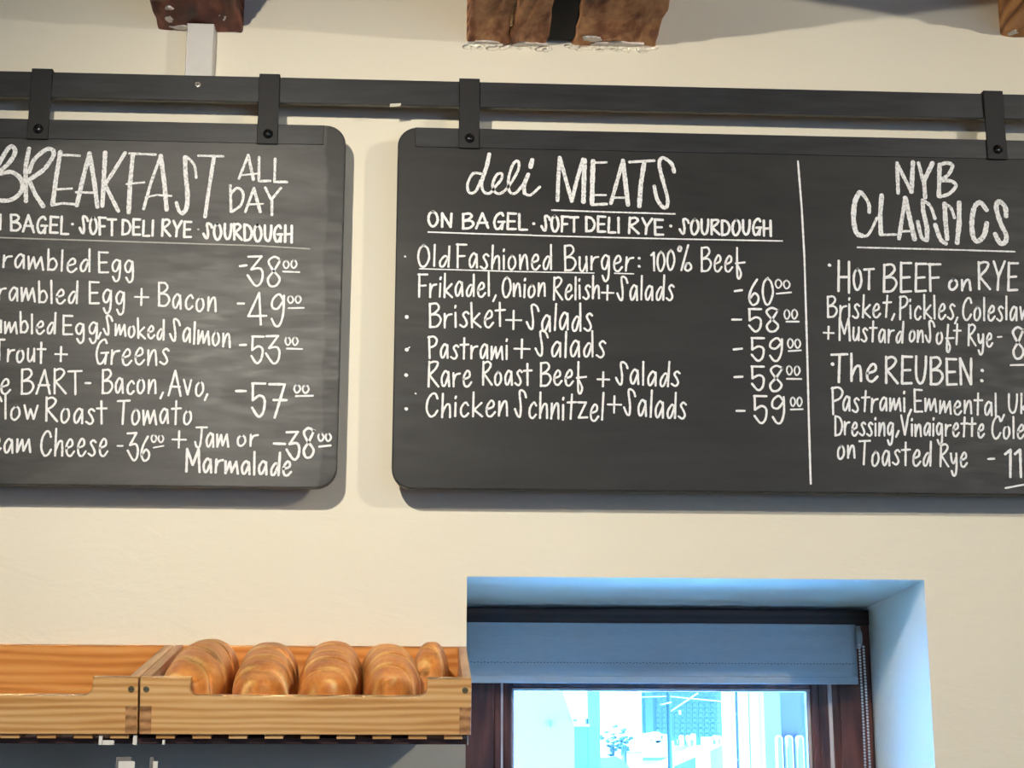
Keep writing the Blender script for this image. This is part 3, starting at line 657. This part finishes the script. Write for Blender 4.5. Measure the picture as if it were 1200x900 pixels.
# shelf under the crates
xl, xr = -1.75, at(547.5, 866, -.325).x
sh = thing('wall_shelf', 'dark brown tilted shelf under the two bread crates', 'shelf', (0, Y0, Z0), (TILT, 0, 0))
obj('shelf_board', boxbm(xl, xr, .010, .332, -.0160, -.0069), DARKBOARD, sh, bevel=.001)
obj('end_cap', boxbm(xr, xr + .0018, .010, .332, -.0165, -.0045), plain('end_cap_grey', (.45, .46, .47, 1), .5), sh)
def piece(parts):  # pale pieces added at the shelf edge, their nature not known
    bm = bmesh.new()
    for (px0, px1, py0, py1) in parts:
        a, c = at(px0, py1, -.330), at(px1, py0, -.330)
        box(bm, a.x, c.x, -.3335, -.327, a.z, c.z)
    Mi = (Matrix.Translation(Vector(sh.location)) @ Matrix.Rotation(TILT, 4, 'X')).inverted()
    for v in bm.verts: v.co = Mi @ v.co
    obj('pale_shape', bm, WHITEWOOD, sh)['label'] = 'small pale shape'
piece([(116, 120.5, 862.5, 873), (120.5, 134, 867.5, 873)])
piece([(156, 161, 861.5, 873)])
piece([(190.5, 193.5, 867, 872.5)])

# lower shelf carrying added white pieces of unclear nature, only their tops reach the picture
ls = thing('wall_shelf', 'lower shelf on the wall below the bread crates', 'shelf', (0, 0, 1.50))
obj('shelf_board', boxbm(-1.75, .03, -.36, 0, -.02, 0), DARKBOARD, ls, bevel=.002)
def plate(label, px0, px1, gx0, gx1):
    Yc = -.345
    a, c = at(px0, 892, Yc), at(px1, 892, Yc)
    o = thing('white_shape', label, 'card holder', ((a.x + c.x) / 2, Yc, 1.50), (0, 0, 0), 'white shapes under the crates')
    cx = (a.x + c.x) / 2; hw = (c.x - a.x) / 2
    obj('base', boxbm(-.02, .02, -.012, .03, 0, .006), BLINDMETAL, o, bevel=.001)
    obj('plate', boxbm(-hw, hw, 0, .002, .006, a.z - 1.50), WHITEWOOD, o)
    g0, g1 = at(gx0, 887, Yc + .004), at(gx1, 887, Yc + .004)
    obj('grey_plate', boxbm(g0.x - cx, g1.x - cx, .0025, .005, .006, g0.z - 1.50), plain('plate_grey', (.16, .15, .145, 1), .6), o)  # darker offset copy behind the white piece
plate('wider white shape below the joint of the two crates', 139, 158, 136.5, 154.5)
plate('narrow white shape below the bread crate', 179.5, 185, 176, 180.5)

# ------------------------------------------------------------------ bread
def bread_mat():
    k = N('bread_crust'); k.set(Roughness=.42); k.b.inputs['Specular IOR Level'].default_value = .45
    at_ = k.n.new('ShaderNodeAttribute'); at_.attribute_name = 'cut'
    a = k.noise(k.co, 26, 5, .6); fine = k.noise(k.co, 160, 3)
    crust = k.ramp(k.math('ADD', k.math('MULTIPLY', a, .8), k.math('MULTIPLY', fine, .2)), [(.32, srgb(176, 90, 32)), (.5, srgb(212, 130, 56)), (.68, srgb(230, 160, 86))])
    crumb = k.ramp(fine, [(.3, srgb(232, 178, 108)), (.7, srgb(244, 206, 148))])
    c = k.mix(at_.outputs['Fac'], crust, crumb)
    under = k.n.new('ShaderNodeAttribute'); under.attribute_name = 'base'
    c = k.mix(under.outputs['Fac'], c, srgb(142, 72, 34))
    k.color(c); k.bump(k.math('ADD', a, k.math('MULTIPLY', fine, .3)), .25, .004); return k.m
BREAD = bread_mat()
def loaf(name, label, cx, y0, y1, W, H, cuts, skew, yaw=0.0, hollow=.0, seed=0, bend=0.0, nose=.028):
    """a slashed loaf lying in the crate, its long axis running from front (y0) to back (y1)"""
    NU, NV = 230, 96
    L = y1 - y0; bm = bmesh.new()
    cutl = bm.verts.layers.float.new('cut'); basel = bm.verts.layers.float.new('base')
    rnd = random.Random(seed); jit = [rnd.uniform(-.13, .13) for _ in range(40)]; jw = [rnd.uniform(.6, 1.2) for _ in range(40)]
    rows = []
    for i in range(NU + 1):
        s_ = .5 + .5 * math.sin((2 * i / NU - 1) * math.pi / 2)
        tt = 2 * s_ - 1
        env = max(0.0, 1 - abs(tt) ** 3.6) ** .42
        grow = .80 + .20 * min(1, s_ / .55)          # the front end is a little slimmer
        row = []
        for j in range(NV):
            th = 2 * math.pi * j / NV
            x = abs(math.cos(th)) ** .80 * math.copysign(1, math.cos(th)); z = math.sin(th)
            z = abs(z) ** .9 * math.copysign(1, z)
            up = max(0.0, z)
            # overlapping bands left by the slashes: each swells, then drops sharply
            q = s_ * cuts + skew * (x * .5 + .35 * x * x) + .10 * math.sin(2.3 * x + seed)
            n_ = int(math.floor(q)); ph = q - n_ + jit[n_ % 40] * .3
            ph = min(1.0, max(0.0, ph))
            bulge = math.sin(math.pi * min(1, ph * .9 + .1)) ** .7
            amp = min(1.0, up * 2.2) * (1 if env > .45 else env / .45) * jw[n_ % 40]
            ear = math.exp(-((ph - .93) / .07) ** 2)
            gro = math.exp(-((ph - .03) / .05) ** 2) + math.exp(-((ph - 1.0) / .03) ** 2) * .5
            rr = 1 + amp * (.07 * bulge + .05 * ear - .13 * gro)
            px = x * W / 2 * env * rr
            pz = (z if z >= 0 else z * .48) * H * .70 * env * rr * grow
            if z < 0:
                pz = max(pz, -H * .30 * env)
                lift = hollow * math.exp(-(s_ / .15) ** 2) * max(0, 1 - (abs(x) / .95) ** 4) * H * env ** .5
                pz = min(pz + lift, max(pz, .62 * H * .70 * env * grow * math.sqrt(max(0, 1 - min(1, x * x)))))
            nl = nose * math.exp(-(s_ / .12) ** 2) * (1 - min(1, abs(x) / .95) ** 4)
            pz += nl * max(0.0, 1 - max(0.0, pz) / (H * .70 * grow))
            px += bend * (s_ - .3) ** 2
            v = bm.verts.new((px, L * (s_ - .5) + .012 * up * (s_ - .5), pz))
            pale = amp * (math.exp(-((ph - .16) / .09) ** 2) * (.5 + .5 * math.sin(4 * x + 9 * jit[n_ % 40] * 10)) + .5 * ear)
            v[cutl] = max(0.0, min(1.0, pale))
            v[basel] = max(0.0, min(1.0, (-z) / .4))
            row.append(v)
        rows.append(row)
    for i in range(NU):
        for j in range(NV):
            bm.faces.new((rows[i][j], rows[i][(j + 1) % NV], rows[i + 1][(j + 1) % NV], rows[i + 1][j]))
    bmesh.ops.remove_doubles(bm, verts=bm.verts, dist=1e-5)
    zmin = min(v.co.z for v in bm.verts)
    for v in bm.verts: v.co.z -= zmin
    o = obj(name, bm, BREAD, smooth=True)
    o.matrix_world = C2M @ Matrix.Translation((cx, (y0 + y1) / 2, .0006)) @ Matrix.Rotation(yaw, 4, 'Z')
    tag(o, label, 'bread', 'bread loaves in the crate')
    return o
C2M = Matrix.Translation(Vector(C2.location)) @ Matrix.Rotation(TILT, 4, 'X')
loaf('bread_loaf', 'leftmost loaf in the crate, tallest, partly behind the front board', .0675, .019, .316, .099, .105, 4.3, .9, -.03, .1, 1)
loaf('bread_loaf', 'second loaf from the left, rough pale edge on its front end', .1690, .017, .312, .093, .099, 5.4, .5, .02, .62, 2, 0, .038)
loaf('bread_loaf', 'third loaf from the left, with many fine ridges', .2705, .017, .312, .094, .103, 7.0, .35, 0, .55, 3, 0, .034)
loaf('bread_loaf', 'fourth loaf, arched front end with a dark hollow under it', .3680, .017, .312, .088, .099, 5.0, .7, .01, .85, 4, -.050, .048)
loaf('bread_loaf', 'small curled loaf tucked right of the arched one', .4270, .145, .295, .058, .100, 2.6, .7, -.06, .3, 5, 0, .03)

# ------------------------------------------------------------------ roller blind
yb_ = .335
zt, zm, zb = at(780, 730.5, yb_).z, at(780, 727, yb_).z, at(780, 800, yb_).z
xbl, xbr = WX0 + .006, at(1003.5, 760, yb_).x
bl = thing('roller_blind', 'grey fabric roller blind half lowered over the window', 'blind', (0, yb_, zt))
def addb(name, bm, mat, parent=bl, **k):
    for v in bm.verts: v.co -= Vector(bl.location)
    return obj(name, bm, mat, parent, **k)
bm = bmesh.new()
NX, NZ = 60, 24
rows = []
for j in range(NZ + 1):
    z = zt - (zt - zb) * j / NZ; row = []
    for i in range(NX + 1):
        x = xbl + (xbr - xbl) * i / NX
        row.append(bm.verts.new((x, yb_ + .0015 * math.sin(9 * x + 5 * j / NZ) + .002 * math.sin(j * .9) * .4, z)))
    rows.append(row)
for j in range(NZ):
    for i in range(NX): bm.faces.new((rows[j][i], rows[j][i + 1], rows[j + 1][i + 1], rows[j + 1][i]))
fab = addb('fabric', bm, BLIND, smooth=True)
md = fab.modifiers.new('thick', 'SOLIDIFY'); md.thickness = .0012
bm = boxbm(xbl, xbr, yb_ - .0035, yb_ + .003, zb - .002, zb + .012)
addb('hem_bar', bm, BLIND, bevel=.001)
bm = bmesh.new(); zs = at(780, 777.5, yb_).z
for i in range(118):
    x = xbl + .004 + (xbr - xbl - .008) * i / 118
    box(bm, x, x + .0030, yb_ - .0044, yb_ - .0030, zs - .0006 + .0008 * (i % 2), zs + .0006 + .0008 * (i % 2))
addb('stitching', bm, STITCH)
# bracket wheel and bead chain
cw = at(1009.5, 749, yb_)
bm = bmesh.new(); cyl(bm, (xbr + .0005, yb_ + .008, cw.z + .002), (1, 0, 0), .020, .010, 28)
br = addb('chain_wheel', bm, BLINDMETAL, bevel=.002)
bm = bmesh.new()
box(bm, xbr - .001, xbr + .012, yb_ + .005, yb_ + .036, cw.z + .006, cw.z + .026)
addb('bracket', bm, BLINDMETAL, bevel=.002)
bm = bmesh.new()
xa0, xb0 = xbr + .0035, xbr + .0125
n = 112
for i in range(n):
    z = cw.z - .012 - i * .0058
    ball(bm, (xa0 + .0006 * math.sin(i * .07), yb_ - .010, z), .0025, 8, 6)
    ball(bm, (xb0 + .0012 * math.sin(i * .05), yb_ - .006, z - .003), .0025, 8, 6)
addb('bead_chain', bm, CHAINM, smooth=True)

# ------------------------------------------------------------------ outside, seen through the pane
def paint(name, c, rough=.8): return plain(name, c, rough, 0, .05, .7)
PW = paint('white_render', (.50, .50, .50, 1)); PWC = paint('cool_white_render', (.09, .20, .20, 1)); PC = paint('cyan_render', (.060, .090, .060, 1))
PT = paint('tower_concrete', (.0060, .0135, .022, 1)); PTW = paint('tower_glass', (.0030, .0075, .014, 1), .3)
PB = paint('mauve_brick', (.014, .0098, .021, 1)); PGL = paint('house_glass', (.022, .050, .032, 1), .3)
PR = paint('roof_slate', (.033, .027, .024, 1)); PLEAF = paint('leaf_grey', (.04, .05, .035, 1)); PPOLE = paint('pole_grey', (.028, .045, .028, 1))
struct(obj('ground', boxbm(-60, 90, .8, 160, -.3, -.1), paint('paving', (.78, .77, .75, 1))))
def bld(label, y, cat='building', name='town_building'):
    return thing(name, label, cat, (0, y, -.1), group=None)
def obx(parent, name, mat, y, px0, px1, py0, py1, dy0=0, dy1=.1, ground=False):
    """block at depth y spanning photo columns and rows"""
    a, c = at(px0, py1, y), at(px1, py0, y)
    z0 = -.1 if ground else a.z
    bm = boxbm(a.x, c.x, y + dy0, y + dy1, z0, c.z)
    if dy1 - dy0 >= 1:
        for v in bm.verts:
            if v.co.y > y + .6: v.co.x += (dy1 - dy0) * a.x / (y + 2.8)    # the town is laid out fan-wise, walls run back along the street lines
    for v in bm.verts: v.co -= Vector(parent.location)
    return obj(name, bm, mat, parent)
# gabled white house, left
h = bld('white gabled house at the left of the window view', 14)
pts = [at(560, 830, 14), at(560, 700, 14), at(656, 800, 14), at(673, 851, 14), at(673, 880, 14)]
bm = bmesh.new(); prism(bm, [(pts[0].x, -.1), (pts[1].x, pts[1].z), (pts[2].x, pts[2].z), (pts[3].x, pts[3].z), (pts[4].x, -.1)], 14, 20)
for v in bm.verts: v.co -= Vector(h.location)
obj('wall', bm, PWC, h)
obx(h, 'wall_lamp', PPOLE, 14, 642.5, 646, 846, 852, -.06, 0)
obx(h, 'gutter', PR, 14, 670, 675, 843, 846, -.15, 0)
# slab block
h = bld('tall pale slab block between the gabled house and the sky', 17)
obx(h, 'wall', PC, 17, 689, 701, 640, 900, 0, 3, True); obx(h, 'lower_wall', PC, 17, 672, 689, 851, 900, 0, 3, True)
obx(h, 'parapet', PW, 17, 672, 690, 849, 851.5, -.1, 1); obx(h, 'vent_cowl', PR, 17, 686, 689.5, 842, 849, 0, .3)
# tower
h = bld('tall grid-windowed tower block in the middle of the window view', 90)
obx(h, 'wall', PT, 90, 753, 849, 700, 900, 0, 6, True)
obx(h, 'side_pier', PTW, 90, 756, 762, 700, 858, -.3, 0)
for r_ in range(10):
    for c_ in range(12):
        if c_ in (0,): continue
        x = 762 + c_ * 7.1; y = 806 + r_ * 6.0
        if y > 862: continue
        obx(h, 'window', PTW, 90, x, x + 4.0, y, y + 3.6, -.05, 0)
# white church-like houses with rounded gables
h = bld('low white building with rounded gable tops before the tower', 42)
obx(h, 'wall', PW, 42, 752, 790, 868, 905, 0, 6, True)
for px, r in ((770, 6.5), (760, 4), (779, 4)):
    c = at(px, 864, 42); e = at(px + r, 864, 42)
    bm = bmesh.new(); cyl(bm, (c.x, 42, c.z), (0, 1, 0), (e.x - c.x), 4, 20)
    for v in bm.verts: v.co -= Vector(h.location)
    obj('gable', bm, PW, h)
obx(h, 'wall', PW, 42, 790, 850, 873, 905, .5, 6, True)
obx(h, 'parapet', PC, 42, 752, 785, 888, 891, -.2, 0)
obx(h, 'gable', PW, 42, 819, 832, 864, 905, -.5, 3, True)
for px in (765, 798, 806, 812, 838, 843): obx(h, 'pinnacle', PW, 42, px, px + 2.4, 860 + (px % 4), 874, -.14, .3)
obx(h, 'window', PGL, 42, 796, 817, 866, 871, .2, .45)
def roof(label, y, poly, mat):
    o = thing('house_roof', label, 'roof', (0, y, -.1)); bm = bmesh.new()
    P = [at(a, b, y) for a, b in poly]
    prism(bm, [(P[0].x, -.1)] + [(p.x, p.z) for p in P] + [(P[-1].x, -.1)], y, y + 5)
    for v in bm.verts: v.co -= Vector(o.location)
    obj('wall', bm, mat, o); return o
roof('grey sloping roof low in the middle of the window view', 36, [(790, 898), (818, 886), (818, 905)], PR)
roof('grey rooftop at lower left of the window view', 36, [(702, 888), (712, 888), (722, 886), (732, 892), (738, 899)], PR)
roof('small gabled house against the white windowed block', 34, [(832, 880), (851, 871), (851, 905)], PC)
h = bld('far white building behind the spindly trees', 64); obx(h, 'wall', PW, 64, 690, 762, 868, 905, 0, 6, True); obx(h, 'parapet', PC, 64, 722, 752, 881.5, 883, -.2, 0)
# trees
for (px, py, sz, lab) in ((717, 868, 5, 'left of the two spindly trees on the skyline'), (731, 868, 4.4, 'right of the two spindly trees on the skyline')):
    yt = 40 if px < 725 else 37.5
    c = at(px, py, yt); o = thing('tree', lab, 'tree', (c.x, yt, -.1), group='trees on the skyline')
    bm = bmesh.new(); cyl(bm, (0, 0, 0), (0, 0, 1), .07, c.z + .1 - .1, 8)
    obj('trunk', bm, PLEAF, o)
    bm = bmesh.new(); rnd = random.Random(px)
    for i in range(26):
        ball(bm, (rnd.gauss(0, .10) * sz / 4, rnd.gauss(0, .1), c.z + .1 + rnd.gauss(0, .12) * sz / 4), .045 + .03 * rnd.random(), 7, 5, (1.3, 1, .7))
    obj('foliage', bm, PLEAF, o, smooth=True)
# street lamp pole
o = thing('street_lamp', 'tall street lamp pole with an arm, before the tower', 'street lamp', (at(785, 880, 18).x, 18, -.1))
top = at(783, 806, 18); base = at(787, 900, 18)
def rel(bm):
    for v in bm.verts: v.co -= Vector(o.location)
    return bm
bm = bmesh.new(); cyl(bm, (base.x, 18, -.1), (top.x - base.x, 0, top.z - .0), .040, (Vector((top.x - base.x, 0, top.z + .1))).length, 14, .024)
obj('pole', rel(bm), PPOLE, o, smooth=True)
a, c = at(785, 834, 18), at(818, 812, 18)
bm = bmesh.new(); cyl(bm, (a.x, 18, a.z), c - a, .010, (c - a).length, 8); obj('arm', rel(bm), PW, o, smooth=True)
a, c = at(773, 826, 18), at(786, 823, 18)
bm = bmesh.new(); cyl(bm, (a.x, 17.95, a.z), c - a, .009, (c - a).length, 8); obj('crossarm', rel(bm), PW, o, smooth=True)
c = at(796, 835, 18); bm = bmesh.new(); ball(bm, (c.x, 17.97, c.z), .02, 10, 8, (1, 1, 1.6)); obj('lantern', rel(bm), PW, o, smooth=True)
# overhead wires
bm = bmesh.new()
for (x0, y0_, x1, y1_) in ((706, 813, 784, 809), (706, 818, 784, 816), (784, 809, 846, 806), (784, 816, 846, 822)):
    a, c = at(x0, y0_, 18), at(x1, y1_, 18); cyl(bm, a, c - a, .008, (c - a).length, 6)
tag(obj('overhead_wire', bm, PW), 'thin overhead wires crossing before the tower block', 'wire')
# white block with windows
h = bld('white block with tall narrow windows right of the tower', 24)
obx(h, 'wall', PW, 24, 848, 892, 640, 905, 0, 8, True)
for px in (848, 864, 876, 889): obx(h, 'pilaster', PW, 24, px, px + 4.5, 640, 905, -.25, 0, True)
for (a, c, y0_, y1_) in ((853, 863, 800, 836), (868, 874, 800, 840), (880.5, 886.5, 800, 837), (856, 863, 865, 890), (868, 875, 862, 890), (880, 888, 862, 905), (856, 863, 894, 905), (868, 875, 894, 905)):
    w_ = obx(h, 'window', PC if a < 860 else PGL, 24, a, c, y0_, y1_, -.04, 0)
    obx(w_, 'sill', PW, 24, a - 1, c + 1, y1_, y1_ + 1.5, -.12, 0).location = -Vector((0, 0, 0))
    for ch in w_.children: 
        ch.parent = w_
        for v in ch.data.vertices: v.co += Vector(w_.location) - Vector(h.location) + Vector((0, 0, 0))
# mauve brick block with arched windows
h = bld('mauve brick block with arched white windows at the right edge', 21)
obx(h, 'wall', PB, 21, 905, 985, 640, 905, 0, 2, True)
obx(h, 'corner_pier', PC, 21, 896, 905.5, 640, 905, -.1, 2, True)
for px in (912, 924, 936.5):
    a, c = at(px - 4, 905, 21), at(px + 3, 862, 21); cx = (a.x + c.x) / 2; hw_ = (c.x - a.x) / 2
    def arch(hw_, top, y0_, y1_):
        pts = [(cx - hw_, at(px, 915, 21).z), (cx + hw_, at(px, 915, 21).z)] + [(cx + hw_ * math.cos(t), top - hw_ + hw_ * math.sin(t)) for t in [math.pi * i / 12 for i in range(13)]]
        bm = bmesh.new(); prism(bm, pts, y0_, y1_)
        for v in bm.verts: v.co -= Vector(h.location)
        return bm
    fr = obj('window_frame', arch(hw_, c.z, 20.88, 21), PW, h)
    obj('pane', arch(hw_ * .55, c.z - hw_ * .5, 20.84, 20.88), PC, fr)
